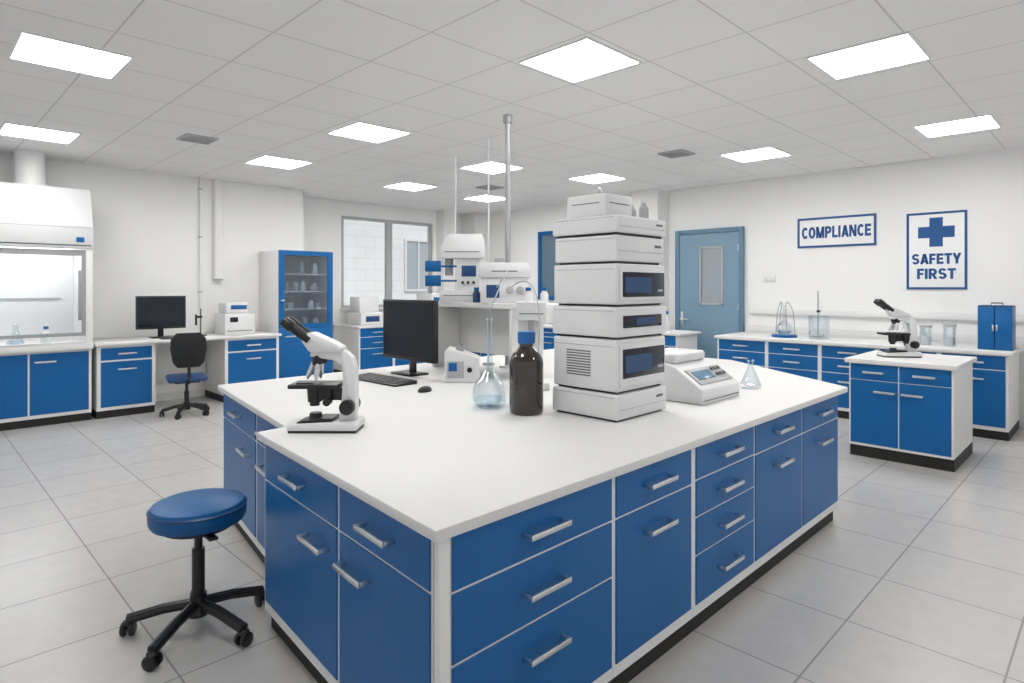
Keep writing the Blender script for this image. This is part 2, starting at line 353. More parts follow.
cabinet('short blue cabinet block with two drawers over two doors',6.42,1.87,-90,.82,.92,[(.008,.41,[('drawer',.73,.88),('door',.13,.73,.30)]),(.41,.81,[('drawer',.73,.88),('door',.13,.73,.52)])],kick=.11,g=.005)
t=thing('block_worktop','white worktop of the short cabinet block','worktop',0,0)
B().m(TOP).box(6.38,7.38,1.02,1.90,.885,.925,.004).done('worktop_slab',t)
G3='blue cabinets along the far wall'
cabinet('blue three-door cabinet under the fume hood',-.2,8.80,0,1.85,.78,[(.0,.66,[('door',.13,.84,.55)]),(.66,1.25,[('door',.13,.84,.8)]),(1.25,1.83,[('door',.13,.84,1.4)])],h=.86,g=.009)
cabinet('white framed blue desk cabinet, drawer over door',1.70,8.78,0,.63,.78,[(.03,.60,[('drawer',.70,.86),('door',.13,.69)])],group=G3,g=.009)
cabinet('white framed blue desk cabinet, drawer over door',3.19,8.78,0,.76,.78,[(.03,.73,[('drawer',.70,.86),('door',.13,.69)])],group=G3,g=.009)
t=thing('desk_worktop','white worktop of the writing desk','worktop',0,0)
B().m(TOP).box(1.675,3.97,8.73,YW-.002,.885,.92,.004).done('worktop_slab',t)
B().m(WHITE).box(2.34,3.18,9.5,9.53,.3,.884).done('modesty_panel',t)
for i in range(4):
    cabinet('blue bench cabinet with drawers under the window',5.66+i*.72,9.42,0,.718,.86 if i<3 else .58,[(.02,.70,[('drawer',.72,.88),('drawer',.52,.72),('door',.13,.52)])],group=G3,g=.009)
t=thing('window_bench_worktop','white worktop of the bench under the window','worktop',0,0)
B().m(TOP).box(5.62,8.04,9.38,YB-.002,.885,.92,.004).box(8.04,8.56,9.38,YB-.26,.885,.92,.004).done('worktop_slab',t)
for i in range(6):
    w=.72
    cabinet('blue side bench cabinet, drawer over door',8.12,9.0-.002-i*w-.0,-90,w-.003,.6,[(.015,w-.015,[('drawer',.72,.88),('door',.13,.72)])],group='blue cabinets of the side bench',g=.009)
t=thing('side_bench_worktop','white worktop of the side bench','worktop',0,0)
B().m(TOP).box(8.08,8.74,4.62,9.03,.885,.92,.004).done('worktop_slab',t)
# ---------------------------------------------------------------- fume hood
t=thing('fume_hood','white fume hood with glass sash and lit interior','fume hood',-.2,8.78,0)
W=1.86;D_=.80
B().m(TOP).box(0,W,-.04,D_,.862,.93,.006).done('hood_worktop',t)
b=B().m(WHITE); b.box(0,.07,0,D_,.93,2.1,.004).box(W-.07,W,0,D_,.93,2.1,.004).box(.07,W-.07,D_-.03,D_,.93,2.1)
b.done('hood_side_walls',t)
B().m(mat('hood_canopy_white',(.62,.63,.64),.45)).prism([(-.02,2.06),(-.02,2.32),(.14,2.78),(D_,2.78),(D_,2.06)],0,W,'x',.006).done('hood_canopy',t)
B().m(GREY).box(.02,W-.02,-.024,-.018,2.085,2.10,.002).done('canopy_trim',t)
B().m(CASE2).box(.02,W-.02,-.0215,-.018,2.30,2.306).done('canopy_seam',t)
B().m(BLUE).box(W-.17,W-.09,-.026,-.018,2.13,2.19,.002).done('control_panel',t)
B().m(TUBE).box(.15,W-.15,.40,.48,2.03,2.055).done('hood_lamp',t)
b=B().m(MID).box(.07,W-.07,.01,.035,1.02,1.06).box(.07,W-.07,.01,.035,1.97,2.04).box(.07,.11,.01,.035,1.06,1.97).box(W-.11,W-.07,.01,.035,1.06,1.97)
b.done('sash_frame',t)
B().m(SASH).box(.11,W-.11,.017,.022,1.06,1.97).done('sash_pane',t)
B().m(STEEL).box(.07,W-.07,-.03,.05,.93,.955,.004).done('airfoil',t)
b=B().m(CASE2)
b.box(.2,W-.2,D_-.045,D_-.03,1.45,1.465).done('baffle',t)
B().m(CASE2).box(W-.13,W-.07,.10,.12,1.2,1.8,.003).done('service_fitting',t)
t=thing('exhaust_duct','round white exhaust duct above the fume hood','duct',1.11,9.2,2.785)
B().m(CASE).cyl((0,0,0),(0,0,ZC-2.785),.15,n=40).cyl((0,0,0),(0,0,.04),.17,n=40).done('duct_pipe',t)
def flask(x,y,z,h,label,rot=0,liquid=True,name='conical_flask'):
    t=thing(name,label,'flask',x,y,z); r=h*.36
    pr=[(0,0),(r*.92,0),(r,.01),(r*.98,.03),(r*.28,h*.72),(r*.26,h*.95),(r*.36,h),(r*.30,h),(r*.22,h*.95),(r*.24,h*.72),(r*.93,.03),(0,.006)]
    B().m(GLASS).lathe(pr).done('flask_glass',t)
    if liquid: B().m(LIQ).lathe([(0,.008),(r*.9,.012),(r*.9,.03),(r*.74,h*.22),(0,h*.22)]).done('liquid',t,'pale blue liquid')
flask(.95,8.95,.931,.24,'clear glass conical flask standing in the fume hood')
t=thing('reagent_bottle','small white capped bottle in the fume hood','bottle',1.25,9.1,.931)
B().m(CASE).lathe([(0,0),(.05,0),(.05,.12),(.02,.15),(.02,.17),(0,.17)]).done('bottle_body',t); B().m(BLUE).cyl((0,0,.17),(0,0,.2),.025).done('cap',t)
t=thing('cable_duct','tall white rounded vertical service duct on the wall','duct',3.30,YW,0)
B().m(WHITE).prism([(0,0),(0,-.05),(.02,-.085),(.055,-.10),(.085,-.10),(.12,-.085),(.14,-.05),(.14,0)],1.72,ZC,'z').done('duct_body',t)
B().m(CASE2).box(.01,.13,-.085,-.005,1.70,1.722).done('duct_end_cap',t)
t=thing('conduit_pipe','thin white vertical conduit pipe on the wall','pipe',3.13,YW-.02,.921)
B().m(WHITE).cyl((0,0,0),(0,0,ZC-.921),.018,n=16).done('pipe',t)
for z in (.6,1.4,2.1): B().m(CASE2).box(-.028,.028,-.02,.018,z,z+.02,.002).done('clip',t)
# ---------------------------------------------------------------- monitors
def monitor(x,y,z,rot,w,h,lift,label):
    t=thing('computer_monitor',label,'monitor',x,y,z,rot)
    B().m(BLACK).box(-.13,.13,-.09,.09,0,.015,.006).done('monitor_base',t)
    B().m(BLACK).box(-.035,.035,.02,.045,.012,lift+h*.5,.005).done('monitor_stand',t)
    B().m(BLACK).box(-w/2,w/2,-.02,.02,lift,lift+h,.006).box(-w*.3,w*.3,.02,.035,lift+h*.2,lift+h*.8,.006).done('monitor_housing',t)
    B().m(SCREEN).box(-w/2+.018,w/2-.018,-.0225,-.019,lift+.03,lift+h-.018).done('screen',t,'dark switched-off screen')
def keyboard(x,y,z,rot,label,sc=1):
    t=thing('keyboard',label,'keyboard',x,y,z,rot); t.scale=(sc,sc,1)
    B().m(BLACK).prism([(-.08,0),(.08,0),(.08,.025),(-.08,.012)],-.24,.24,'x',.003).done('keyboard_body',t)
    b=B().m(GREY)
    for r in range(5):
        for c in range(16):
            yy=-.062+r*.027; zz=.0155+(r*.027)*.08
            b.box(-.225+c*.028,-.203+c*.028,yy,yy+.021,zz-.004,zz+.005)
    b.done('keys',t,'rows of dark keys')['kind']='stuff'
def mouse(x,y,z,rot):
    t=thing('computer_mouse','small black computer mouse','mouse',x,y,z,rot)
    b=B().m(BLACK).lathe([(0,0),(.9,0),(1,.12),(.95,.45),(.75,.8),(.45,.97),(0,1)])
    for v in b.bm.verts: v.co=Vector((v.co.x*.034,v.co.y*.056,v.co.z*.034))
    b.done('mouse_body',t); B().m(GREY).cyl((-.004,-.025,.028),(.004,-.025,.028),.007).done('scroll_wheel',t)
monitor(2.82,3.95,.921,-90,.68,.47,.11,'black desktop monitor on the white island worktop')
keyboard(2.47,3.80,.921,-88,'black computer keyboard on the island worktop',1.2)
mouse(2.42,3.22,.922,-80)
monitor(2.50,9.15,.921,0,.60,.44,.12,'black desktop monitor on the writing desk')
keyboard(2.66,8.88,.921,0,'black computer keyboard on the writing desk')
# ---------------------------------------------------------------- chairs
def starbase(t,R_,col_top,phase=0,br=.022):
    b=B().m(BLACK); b.cyl((0,0,.07),(0,0,.14),.045,.035)
    for k in range(5):
        an=phase+2*pi*k/5; c,s=math.cos(an),math.sin(an)
        b.tube([(c*.02,s*.02,.125),(c*R_*.5,s*R_*.5,.11),(c*R_,s*R_,.075)],br,8)
    b.done('star_base',t,'black five-armed base')
    for k in range(5):
        an=phase+2*pi*k/5; c,s=math.cos(an),math.sin(an)
        b=B().m(BLACK); q=Vector((c*R_,s*R_,.032))
        for o in (-.018,.018):
            b.cyl(q+Vector((c*o-c*.009,s*o-s*.009,0)),q+Vector((c*o+c*.009,s*o+s*.009,0)),.032,n=20,bev=.004)
        b.cyl((c*R_,s*R_,.03),(c*R_,s*R_,.085),.010); b.sph((c*R_,s*R_,.060),.026,(1,1,.6),12)
        b.done('caster',t,'black twin-wheel caster')
    B().m(BLACK).cyl((0,0,.12),(0,0,col_top-.12),.028).cyl((0,0,col_top-.13),(0,0,col_top),.018).cyl((0,0,.13),(0,0,.17),.036).done('gas_column',t)
t=thing('lab_stool','round blue vinyl stool on a black wheeled base','stool',.995,3.07,0)
starbase(t,.30,.50,math.radians(73),.024)
B().m(BLACK).cyl((0,0,.48),(0,0,.502),.15).box(-.02,.02,-.2,-.05,.47,.485,.004).done('seat_plate',t)
s_=.94
B().m(VINYL).lathe([(0,.502),(.19*s_,.502),(.208*s_,.508),(.219*s_,.525),(.221*s_,.55),(.219*s_,.575),(.208*s_,.594),(.185*s_,.603),(0,.607)],n=48).done('seat',t,'padded blue vinyl seat')
B().m(DBLUE).lathe([(.216*s_,.570),(.2245*s_,.576),(.216*s_,.582)],n=48).done('seat_piping',t)
t=thing('office_chair','black and blue swivel chair at the writing desk','chair',2.56,8.32,0,-12)
starbase(t,.27,.42,.5)
B().m(DBLUE).box(-.22,.22,-.2,.22,.43,.50,.03,seg=3).done('seat',t,'padded dark blue seat')
B().m(BLACK).box(-.14,.14,-.12,.14,.41,.43,.004).done('seat_plate',t)
B().m(BLACK).tube([(0,-.1,.42),(0,-.24,.43),(0,-.29,.5),(0,-.27,.75)],.018).done('back_bracket',t)
b=B().m(FABRIC); b.prism([(-.12,.62),(.12,.62),(.17,.68),(.2,.85),(.19,.97),(.13,1.04),(-.13,1.04),(-.19,.97),(-.2,.85),(-.17,.68)],-.265,-.2,'y',.015).done('backrest',t,'black padded backrest')
# ---------------------------------------------------------------- microscope
def microscope(x,y,z,rot,sc,label,white=CASE):
    t=thing('microscope',label,'microscope',x,y,z,rot); t.scale=(sc,sc,sc)
    B().m(white).prism([(-.165,.010),(.172,.010),(.176,.03),(.165,.055),(-.155,.04),(-.168,.03)],-.088,.088,'y',.008).done('base',t)
    B().m(BLACK).box(-.16,.168,-.084,.084,0,.012).done('base_foot',t,'black base foot')
    B().m(BLACK).prism([(-.13,.04),(.05,.05),(.05,.066),(-.02,.066),(-.12,.05)],-.06,.06,'y',.003).cyl((-.05,0,.055),(-.05,0,.085),.035,.028).done('illuminator',t,'black lamp housing')
    B().m(white).prism([(.07,.05),(.15,.05),(.158,.12),(.155,.30),(.14,.36),(.10,.395),(-.06,.395),(-.075,.365),(.05,.345),(.085,.32),(.092,.26),(.085,.16)],-.034,.034,'y',.008).done('arm',t)
    b=B().m(white)
    b.prism([(-.07,.385),(.09,.385),(.095,.41),(.05,.435),(-.06,.485),(-.11,.475),(-.11,.44)],-.048,.048,'y',.012).done('head',t)
    for s_ in (-.032,.032):
        B().m(BLACK).cyl((-.07,s_,.445),(-.16,s_,.512),.023).cyl((-.155,s_,.508),(-.2,s_,.542),.028,.026,bev=.003).done('eyepiece',t,'black eyepiece tube')
    B().m(BLACK).cyl((-.035,0,.37),(-.03,0,.34),.035).cyl((-.03,0,.343),(-.025,0,.325),.042,.036).done('nosepiece',t)
    for dx,dy in ((-.03,0),(.0,.02),(.0,-.025)):
        B().m(STEEL).cyl((-.03+dx,dy,.33),(-.035+dx*1.7,dy*1.6,.268),.013).cyl((-.035+dx*1.7,dy*1.6,.27),(-.037+dx*1.8,dy*1.7,.25),.009,.005).done('objective',t,'chrome objective lens')
    B().m(BLACK).box(-.165,.075,-.075,.075,.212,.232,.003).box(-.03,.09,-.03,.03,.15,.213,.004).box(-.13,-.05,-.05,-.03,.232,.238).done('stage',t)
    B().m(BLACK).cyl((-.055,0,.14),(-.055,0,.213),.034,.038).cyl((-.055,0,.12),(-.055,0,.142),.024).done('condenser',t)
    for s_ in (-1,1):
        B().m(BLACK).cyl((.12,s_*.034,.12),(.12,s_*.075,.12),.036,bev=.004).cyl((.12,s_*.07,.12),(.12,s_*.095,.12),.02,bev=.002).done('focus_knob',t,'black focus knob')
    B().m(BLACK).cyl((.03,-.05,.15),(.03,-.095,.15),.018).cyl((.03,-.05,.15),(.03,-.04,.214),.008).done('stage_control',t)
microscope(1.445,2.70,.921,-45,.96,'white and black binocular microscope on the island')
microscope(6.85,1.56,.926,-50,1.0,'white and black binocular microscope on the short cabinet block')
# ---------------------------------------------------------------- chromatography stack
SX,SY=2.53,1.79; SW,SD=.465,.43
def module(label,z0,z1,kind,inset=0.0):
    t=thing('chromatography_module',label,'lab instrument',SX,SY,z0,0)
    h=z1-z0; a=inset; f=a
    B().m(BLACK).box(.02+a,SW-.02-a,.02+a,SD-.02-a,0,.012).done('feet',t,'recessed dark feet')
    B().m(CASE).box(a,SW-a,a,SD-a,.010,h-.001,.010,seg=3).done('housing',t)
    B().m(CASE2).box(a-.0015,a+.004,.02,SD-.02,h*.86,h*.86+.003).done('side_seam',t)
    if kind in('window','big'):
        lo,hi=(.22,.80) if kind=='window' else (.28,.82)
        B().m(CASE).box(.025,SW-.025,f-.012,f+.005,.03,h-.02,.006).done('front_door',t)
        B().m(SCREEN).box(.038,SW-.038,f-.016,f-.008,h*lo,h*hi,.005).done('dark_window',t)
        B().m(LCD).box(.055,.30,f-.0175,f-.014,h*(lo+.10),h*(hi-.12)).done('display',t,'dim blue display')
        B().m(CASE2).box(SW-.11,SW-.06,f-.0185,f-.014,h*(lo+.12),h*(lo+.12)+.012,.001).done('key_strip',t)
    if kind=='big':
        b=B().m(GREY)
        for i in range(10): b.box(a-.002,a+.004,.17,.33,h*.28+i*.014,h*.28+i*.014+.006)
        b.done('side_grille',t,'slotted grey vent')
    if kind=='strip':
        B().m(SCREEN).box(.05,SW-.06,f-.006,f+.004,h*.34,h*.72,.003).done('display_strip',t)
        B().m(LCD).box(.16,.34,f-.008,f-.004,h*.42,h*.64).done('display',t,'dim blue display')
    if kind=='plain':
        B().m(CASE2).box(.02,SW-.02,f-.002,f+.004,h*.42,h*.44).done('seam',t)
        B().m(GREY).box(.36,.42,f-.003,f+.004,h*.62,h*.72,.001).done('name_plate',t)
    return t
module('white bottom solvent module of the chromatography stack',.921,1.06,'plain')
module('tall white module with dark window and side grille',1.061,1.335,'big',.005)
module('slim white module with dark display strip',1.336,1.50,'strip')
module('white module with dark window and blue display',1.501,1.72,'window',.006)
module('slim plain white module',1.721,1.865,'plain',.01)
module('slim plain white top module',1.866,1.965,'plain')
t=thing('solvent_tray','white solvent tray on top of the chromatography stack','lab tray',SX+.04,SY+.08,1.966)
B().m(CASE).box(0,.24,.02,.28,0,.12,.008,seg=3).done('tray_body',t)
B().m(CASE2).box(.02,.22,.04,.26,.12,.126).done('tray_top',t)
B().m(GREY).box(-.001,.002,.06,.24,.07,.075).box(.03,.21,.018,.021,.07,.075).done('tray_seam',t)
B().m(CASE2).tube(bez((.06,.1,.12),(.06,.1,.18),(.18,.2,.18),(.18,.2,.12)),.008).done('carry_handle',t)
for dx,dy in ((.33,.06),(.38,.17),(.33,.26)):
    t=thing('solvent_bottle','small grey capped solvent bottle on the instrument stack','bottle',SX+dx,SY+dy,1.966,0,'solvent bottles on the stack')
    B().m(CASE2).lathe([(0,0),(.026,0),(.026,.06),(.012,.08),(.012,.09),(0,.09)],n=20).done('bottle_body',t)
    B().m(CASE).cyl((0,0,.088),(0,0,.105),.015).done('cap',t)
# ---------------------------------------------------------------- analyser
t=thing('bench_analyser','white benchtop analyser with sloping display','lab instrument',3.25,1.71,.921)
B().m(CASE).prism([(0,0),(0,.085),(.17,.20),(.22,.215),(.48,.235),(.50,.2),(.50,0)],0,.48,'x',.012).done('housing',t)
rot=Matrix.Rotation(math.atan2(.115,.17),4,'X')
B().m(CASE2).box(.04,.44,.02,.15,.142,.152,.002,rot=rot).done('control_panel',t)
B().m(mat('pale_lcd',(.09,.20,.30),.2)).box(.07,.27,.05,.12,.149,.157,.001,rot=rot).done('display',t,'blue grey display')
for i in range(3):
    for j in range(2): B().m(GREY).box(.30+i*.04,.325+i*.04,.055+j*.04,.075+j*.04,.139+.027*j+.006,.149+.027*j+.006,rot=rot).done('button',t)
B().m(CASE).box(.04,.42,.20,.47,.215,.275,.02,seg=3).done('lid',t,'rounded white lid')
B().m(GREY).box(.02,.46,-.002,.004,.02,.026).done('seam',t)
flask(4.04,1.78,.921,.19,'small clear conical flask on the island worktop',liquid=False)
# ---------------------------------------------------------------- bottle, volumetric flask
t=thing('amber_bottle','large dark glass bottle with blue screw cap','bottle',2.40,2.29,.921)
B().m(AMBER).lathe([(0,0),(.082,0),(.090,.008),(.092,.02),(.092,.27),(.088,.29),(.075,.32),(.05,.345),(.038,.36),(.036,.395),(0,.395)],n=48).done('bottle_body',t)
b=B().m(mat('bright_blue_cap',(.008,.12,.36),.4)).cyl((0,0,.375),(0,0,.44),.046,n=30,bev=.004)
for k in range(24):
    an=2*pi*k/24; b.box(.0445*math.cos(an)-.002,.0445*math.cos(an)+.002,.0445*math.sin(an)-.002,.0445*math.sin(an)+.002,.382,.432)
b.done('cap',t,'ribbed blue screw cap')
t=thing('volumetric_flask','tall clear flask with long neck holding pale blue liquid','flask',2.37,2.55,.921)
pr=[(0,0),(.07,0),(.092,.018),(.100,.055),(.095,.10),(.074,.148),(.044,.185),(.022,.215),(.016,.25),(.015,.49),(.022,.50)]
B().m(GLASS).lathe(pr+[(r*.92,z+.002) for r,z in pr[::-1][:-1]]).done('flask_glass',t)
B().m(LIQ).lathe([(0,.006),(.066,.006),(.084,.022),(.091,.055),(0,.055)]).done('liquid',t,'pale blue liquid')
B().m(GLASS).cyl((0,0,.49),(0,0,.53),.013).done('stopper',t,'clear glass stopper')
t=thing('centrifuge','small white benchtop centrifuge with blue panel','centrifuge',2.91,3.42,.921,-45)
B().m(CASE).prism([(-.12,0),(.12,0),(.12,.17),(.04,.20),(-.10,.24),(-.12,.22)],-.11,.11,'y',.008).done('housing',t)
B().m(CASE2).box(-.10,.02,-.112,-.108,.03,.15,.002).done('front_plate',t)
B().m(BLUE).box(-.09,-.03,-.115,-.110,.08,.14,.002).done('control_panel',t)
B().m(BLACK).cyl((.06,-.11,.09),(.06,-.126,.09),.018).done('knob',t)
B().m(MID).cyl((-.02,0,.20),(-.02,0,.26),.03,.024).done('spindle_cap',t)
# dispenser column standing between flask and stack
t=thing('dispenser_column','tall narrow white dispenser standing on the island worktop','lab instrument',3.02,2.84,.921,-45)
B().m(CASE).box(-.12,.12,-.12,.10,0,.05,.008).done('base',t)
B().m(CASE).box(-.085,.085,-.02,.09,.05,.52,.010).done('column',t)
B().m(CASE).box(-.10,.10,-.11,.10,.46,.58,.008).done('head',t)
B().m(GREY).box(-.08,.08,-.113,-.109,.50,.506).done('seam',t)
B().m(MID).cyl((0,-.07,.36),(0,-.07,.46),.022).cyl((0,-.07,.30),(0,-.07,.36),.008).done('nozzle',t)
B().m(BLUE).box(-.05,.03,-.026,-.019,.12,.20,.002).done('control_panel',t)
# ---------------------------------------------------------------- reagent shelf and devices
t=thing('reagent_shelf','white raised shelf standing on the island','shelf',3.2,4.25,.921,-90)
B().m(WHITE).box(0,1.27,0,.34,.515,.555,.004).done('shelf_board',t)
for x0 in (.06,1.0): B().m(WHITE).box(x0,x0+.035,.02,.32,0,.515,.003).done('upright',t)
B().m(WHITE).box(.095,1.0,.30,.315,.12,.515).done('back_panel',t)
SZ=1.477
t=thing('photometer','white upright photometer with blue panels','lab instrument',3.36,3.95,SZ,-45)
B().m(CASE).box(-.18,.18,-.12,.1,0,.1,.006).done('base',t)
B().m(CASE).box(-.04,.15,-.09,.09,.1,.36,.006).done('column',t)
B().m(CASE).prism([(-.17,.36),(.19,.36),(.19,.50),(.17,.56),(-.10,.56),(-.17,.46)],-.12,.1,'y',.004).done('head',t)
B().m(GREY).box(-.14,.15,-.123,-.119,.41,.416).done('seam',t)
B().m(GREY).box(-.15,.15,-.122,-.119,.05,.056).done('base_seam',t)
B().m(DBLUE).box(.0,.12,-.094,-.089,.21,.30,.002).done('display',t,'dark blue display')
for q in (.01,.055,.10): B().m(BLACK).cyl((q,-.088,.16),(q,-.1,.16),.012,n=16).done('knob',t)
B().m(MID).cyl((-.11,-.02,.22),(-.11,-.02,.36),.035).done('lens_barrel',t)
for zz in (.13,.25): B().m(BLUE).box(-.30,-.17,-.10,-.08,zz,zz+.09,.004).cyl((-.18,-.09,zz+.045),(-.03,-.05,zz+.045),.008).done('side_screen',t,'small blue side screen')
t=thing('pump_unit','white box-shaped pump unit with lid','lab instrument',3.37,3.45,SZ,-45)
B().m(CASE).box(-.18,.18,-.12,.12,0,.19,.005).done('housing',t)
B().m(CASE).prism([(-.20,.195),(.20,.195),(.20,.27),(.17,.31),(-.20,.31)],-.13,.13,'y',.005).done('upper_housing',t)
B().m(GREY).box(-.1,.1,-.133,-.128,.24,.248).done('slot',t)
B().m(DBLUE).box(-.14,-.04,-.125,-.119,.04,.14,.002).done('control_panel',t)
B().m(CASE2).cyl((.04,-.118,.1),(.04,-.15,.1),.03,bev=.003).done('pump_head',t)
B().m(CASE2).cyl((.12,-.118,.1),(.12,-.15,.1),.03,bev=.003).done('pump_head',t)
B().m(MID).box(-.08,.0,-.05,.05,.31,.35,.006).done('top_valve',t)
for i,(x,y) in enumerate(((3.26,3.66),(3.27,3.10),(3.4,3.06))):
    t=thing('reagent_bottle','small dark blue capped reagent bottle on the shelf' if i==0 else 'small white reagent bottle with blue cap on the shelf','bottle',x,y,SZ)
    B().m(DBLUE if i==0 else CASE).lathe([(0,0),(.03,0),(.03,.07),(.018,.09),(.018,.10),(0,.10)],n=24).done('bottle_body',t)
    B().m(BLUE).cyl((0,0,.095),(0,0,.12),.021).done('cap',t)
t=thing('service_pole','tall grey steel service pole rising from the island','pole',3.64,3.69,.921)
B().m(MID).cyl((0,0,.01),(0,0,2.1),.025).done('pole',t)
B().m(STEEL).cyl((0,0,0),(0,0,.02),.07).done('pole_flange',t)
B().m(MID).cyl((0,0,2.06),(0,0,2.13),.040,bev=.004).done('collar',t)
for x,y,h in ((3.64,3.93,1.96),(3.66,4.40,1.88)):
    t=thing('support_rod','thin white upright support rod on round foot','rod',x,y,.921,0,'thin support rods on the island')
    B().m(CASE).cyl((0,0,0),(0,0,h),.008).done('rod',t); B().m(CASE2).cyl((0,0,0),(0,0,.02),.05).done('foot',t)
t=thing('feed_tube','clear flexible tube from pump unit to flask','tubing',0,0)
B().m(CASE2).tube(bez((3.18,3.34,1.60),(3.0,3.0,1.74),(2.50,2.50,1.78),(2.38,2.56,1.46),22),.004,8).done('tube',t)
t=thing('feed_tube','clear flexible tube hanging behind the dark bottle','tubing',0,0)
B().m(CASE2).tube(bez((3.23,3.24,1.6),(2.95,2.6,1.80),(2.85,2.6,1.2),(2.78,2.6,.93),22),.004,8).done('tube',t)
# ---------------------------------------------------------------- glass cabinet
t=thing('glass_door_cabinet','tall blue and white cabinet with glazed upper door','cabinet',3.995,8.9,0)
W=.87;D_=.69;H=2.15
B().m(WHITE).box(0,.03,0,D_,.08,H,.003).box(W-.03,W,0,D_,.08,H,.003).box(.03,W-.03,D_-.02,D_,.08,H).box(.03,W-.03,0,D_,.08,.11).box(.03,W-.03,0,D_,H-.04,H).box(.03,W-.03,0,D_,.95,.98).done('cabinet_body',t)
B().m(KICK).box(.02,W-.02,.03,D_-.01,0,.08).done('plinth',t)
b=B().m(BLUE); b.box(0,.08,-.03,-.001,.98,H).box(W-.08,W,-.03,-.001,.98,H).box(.08,W-.08,-.03,-.001,.98,1.04).box(.08,W-.08,-.03,-.001,H-.07,H)
o=b.done('glazed_door',t,'blue framed glass door'); B().m(SMOKE).box(.08,W-.08,-.018,-.012,1.04,H-.07).done('door_glass',o); handle(o,.04,-.03,1.4,.05)
o=B().m(BLUE).box(0,W,-.03,-.001,.1,.975,.003).done('door',t,'solid blue lower door'); handle(o,.16,-.03,.86,.16)
for i in range(3): B().m(WHITE).box(.03,W-.03,.03,D_-.02,1.25+i*.27,1.265+i*.27).done('shelf',t)
for zi,xs in ((.981,(.1,.32,.47,.66)),(1.266,(.12,.24,.55,.70)),(1.536,(.15,.30,.44,.6)),(1.806,(.1,.4,.62))):
    for xx in xs:
        hh=random.uniform(.09,.17); rr=random.uniform(.035,.055)
        t=thing('storage_jar','pale jar standing inside the glazed cabinet','jar',3.995+xx+.03,9.02+random.uniform(0,.1),zi,0,'jars inside the glazed cabinet')
        B().m(random.choice([CASE2,CASE,WHITE])).lathe([(0,0),(rr,0),(rr,hh*.75),(rr*.7,hh*.9),(rr*.7,hh),(0,hh)],n=16).done('jar_body',t)
        B().m(random.choice([CASE2,CASE])).cyl((0,0,hh),(0,0,hh+.02),rr*.8,n=16).done('cap',t)
# ---------------------------------------------------------------- desk devices
t=thing('titrator','white boxy titrator with small display on the desk','lab instrument',3.25,8.95,.921)
B().m(CASE).box(0,.42,0,.4,0,.30,.015).done('housing',t); B().m(CASE).box(.03,.34,.05,.35,.30,.46,.02,seg=3).done('upper_housing',t)
B().m(SCREEN).box(.07,.18,-.004,.002,.18,.25,.002).done('display',t); B().m(BLUE).box(.10,.32,.046,.052,.36,.42,.002).done('control_panel',t)
B().m(GREY).box(.03,.39,-.003,.002,.05,.06).done('slot',t)
t=thing('retort_stand','small dark metal retort stand with clamp on the desk','stand',2.98,9.1,.921)
B().m(BLACK).box(-.07,.07,-.05,.05,0,.015,.003).done('base',t); B().m(BLACK).cyl((0,.0,.015),(0,.0,.38),.007).done('rod',t)
B().m(BLACK).box(-.06,.02,-.012,.012,.25,.28,.003).cyl((-.06,0,.15),(-.06,0,.30),.014).done('clamp',t)
t=thing('lab_analyser','white analyser with dark blue screen on the window bench','lab instrument',5.75,9.5,.921)
B().m(CASE).box(0,.5,0,.45,0,.22,.02,seg=3).done('base',t); B().m(CASE).prism([(.1,.22),(.12,.50),(.45,.50),(.45,.22)],.04,.44,'x',.015).done('upper_housing',t)
B().m(DBLUE).box(.1,.38,-.004,.002,.06,.16,.002).done('display',t)
t=thing('tabletop_shaker','small white shaker with blue tray on the window bench','lab instrument',6.42,9.5,.921)
B().m(CASE).box(0,.4,0,.35,0,.12,.015).done('housing',t); B().m(BLUE).box(.03,.37,.03,.32,.12,.16,.01).done('tray',t); B().m(CASE).box(.12,.3,.1,.28,.16,.34,.02).done('vessel',t)
t=thing('lab_analyser','tall white analyser with blue side panel on the window bench','lab instrument',7.3,9.5,.921)
B().m(CASE).box(0,.55,0,.5,0,.55,.02).done('housing',t); B().m(BLUE).box(.05,.25,-.006,.002,.3,.48,.003).done('display',t); B().m(GREY).box(.3,.5,-.004,.002,.1,.12).done('slot',t)
for i,(x,y) in enumerate(((8.35,8.2),(8.3,7.95),(8.4,7.6),(8.35,5.0))):
    t=thing('reagent_bottle','white plastic bottle with blue cap on the side bench','bottle',x,y,.921,0,'bottles on the side bench')
    B().m(CASE).lathe([(0,0),(.06,0),(.06,.2),(.03,.25),(.03,.27),(0,.27)],n=24).done('bottle_body',t); B().m(BLUE).cyl((0,0,.262),(0,0,.31),.035).done('cap',t)
# ---------------------------------------------------------------- right bench objects
t=thing('distillation_set','round glass flask under a wire hoop on blue base','glassware',8.45,3.26,.926)
B().m(BLUE).cyl((0,0,0),(0,0,.035),.16,n=32,bev=.004).done('base',t,'round blue base')
B().m(GLASS).lathe([(0,.037),(.06,.037),(.11,.09),(.1,.15),(.05,.2),(.02,.23),(.018,.42),(.024,.43),(.014,.43),(.016,.23),(.045,.2),(.093,.15),(.1,.09),(.055,.045),(0,.042)]).done('flask_glass',t)
B().m(LIQ).lathe([(0,.044),(.055,.046),(.097,.09),(0,.09)]).done('liquid',t,'pale blue liquid')
for o in (-.09,.09):
    hoop=[(o*.4-.10,o,.03),(o*.4-.09,o*.8,.33)]+bez((o*.4-.09,o*.8,.33),(-.06,o*.3,.52),(.06,o*.3,.52),(.09-o*.4,o*.8,.33),10)+[(.10-o*.4,o,.03)]
    B().m(MID).tube(hoop,.006).done('wire_hoop',t)
t=thing('beaker','large clear glass tank-like beaker on the wall bench','beaker',8.45,2.82,.926)
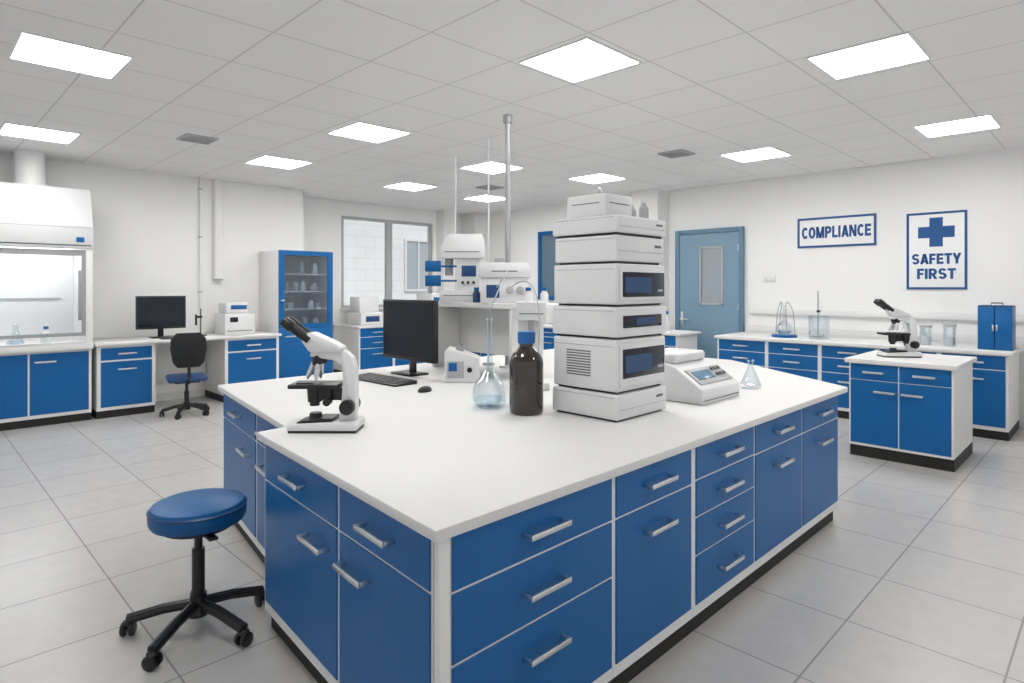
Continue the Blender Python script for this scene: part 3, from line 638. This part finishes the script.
B().m(GLASS).lathe([(0,0),(.12,0),(.125,.01),(.125,.30),(.13,.305),(.12,.305),(.118,.012),(0,.008)]).done('beaker_glass',t)
t=thing('burette','clear burette on a steel stand with grey foot','glassware',8.8,2.95,.926)
B().m(CASE2).box(-.09,.09,-.06,.06,0,.02,.004).done('base',t); B().m(CASE2).cyl((0,0,.02),(0,0,.62),.009).done('rod',t)
B().m(GLASS).cyl((.05,0,.15),(.05,0,.5),.012).done('burette_tube',t); B().m(BLACK).box(-.01,.06,-.015,.015,.33,.36,.003).done('clamp',t)
for x,y,h,kind in ((8.55,1.88,.24,0),(8.5,1.66,.20,1),(8.45,1.42,.22,1),(8.85,1.75,.2,0)):
    if kind==0: flask(x,y,.926,h,'clear conical flask on the wall bench',liquid=False)
    else:
        t=thing('specimen_jar','clear jar with pale lid on the wall bench','jar',x,y,.926,0,'jars on the wall bench')
        B().m(GLASS).lathe([(0,0),(.06,0),(.06,h),(.055,h),(.055,.006),(0,.006)],n=24).done('jar_body',t); B().m(CASE2).cyl((0,0,h),(0,0,h+.03),.064).done('lid',t)
        B().m(CASE).cyl((0,0,.008),(0,0,h*.5),.05).done('contents',t)
t=thing('storage_case','pair-door blue storage case with carry handle','case',8.3,1.145,.926,-90)
B().m(BLUE).box(0,.145,0,.30,0,.46,.008).done('left_door',t); B().m(BLUE).box(.15,.295,0,.30,0,.46,.008).done('right_door',t)
B().m(DBLUE).box(.0,.295,.01,.29,.46,.475,.004).done('case_top',t); B().m(BLACK).tube([(.1,.15,.47),(.1,.15,.5),(.2,.15,.5),(.2,.15,.47)],.007).done('carry_handle',t)
for q in (.125,.158): B().m(STEEL).box(q,q+.015,-.008,.0,.2,.27,.002).done('latch',t)
# ---------------------------------------------------------------- signs
def border(b,w,h,t,y0,y1,o):
    b.box(-w/2+o,w/2-o,y0,y1,h/2-o-t,h/2-o).box(-w/2+o,w/2-o,y0,y1,-h/2+o,-h/2+o+t).box(-w/2+o,-w/2+o+t,y0,y1,-h/2+o+t,h/2-o-t).box(w/2-o-t,w/2-o,y0,y1,-h/2+o+t,h/2-o-t)
t=thing('wall_sign','white COMPLIANCE sign with blue border on the wall','sign',XW,2.82,2.36,-90)
w_,h_=1.0,.42
B().m(SIGNW).box(-w_/2,w_/2,-.015,0,-h_/2,h_/2,.002).done('sign_board',t)
b=B().m(SIGNB); border(b,w_,h_,.03,-.018,-.014,.0); b.done('sign_border',t)
text('COMPLIANCE',.88,.16,0,0,-.015,SIGNB,t)
t=thing('wall_sign','white SAFETY FIRST sign with blue cross on the wall','sign',XW,1.665,2.05,-90)
w_,h_=.63,.96
B().m(SIGNW).box(-w_/2,w_/2,-.015,0,-h_/2,h_/2,.002).done('sign_board',t)
b=B().m(SIGNB); border(b,w_,h_,.028,-.018,-.014,.0); b.done('sign_border',t)
B().m(SIGNB).box(-.07,.07,-.018,-.014,.05,.41).box(-.19,-.07,-.018,-.014,.16,.30).box(.07,.19,-.018,-.014,.16,.30).done('cross_symbol',t,'blue medical cross')
text('SAFETY',.51,.13,0,-.10,-.015,SIGNB,t)
text('FIRST',.40,.13,0,-.285,-.015,SIGNB,t)
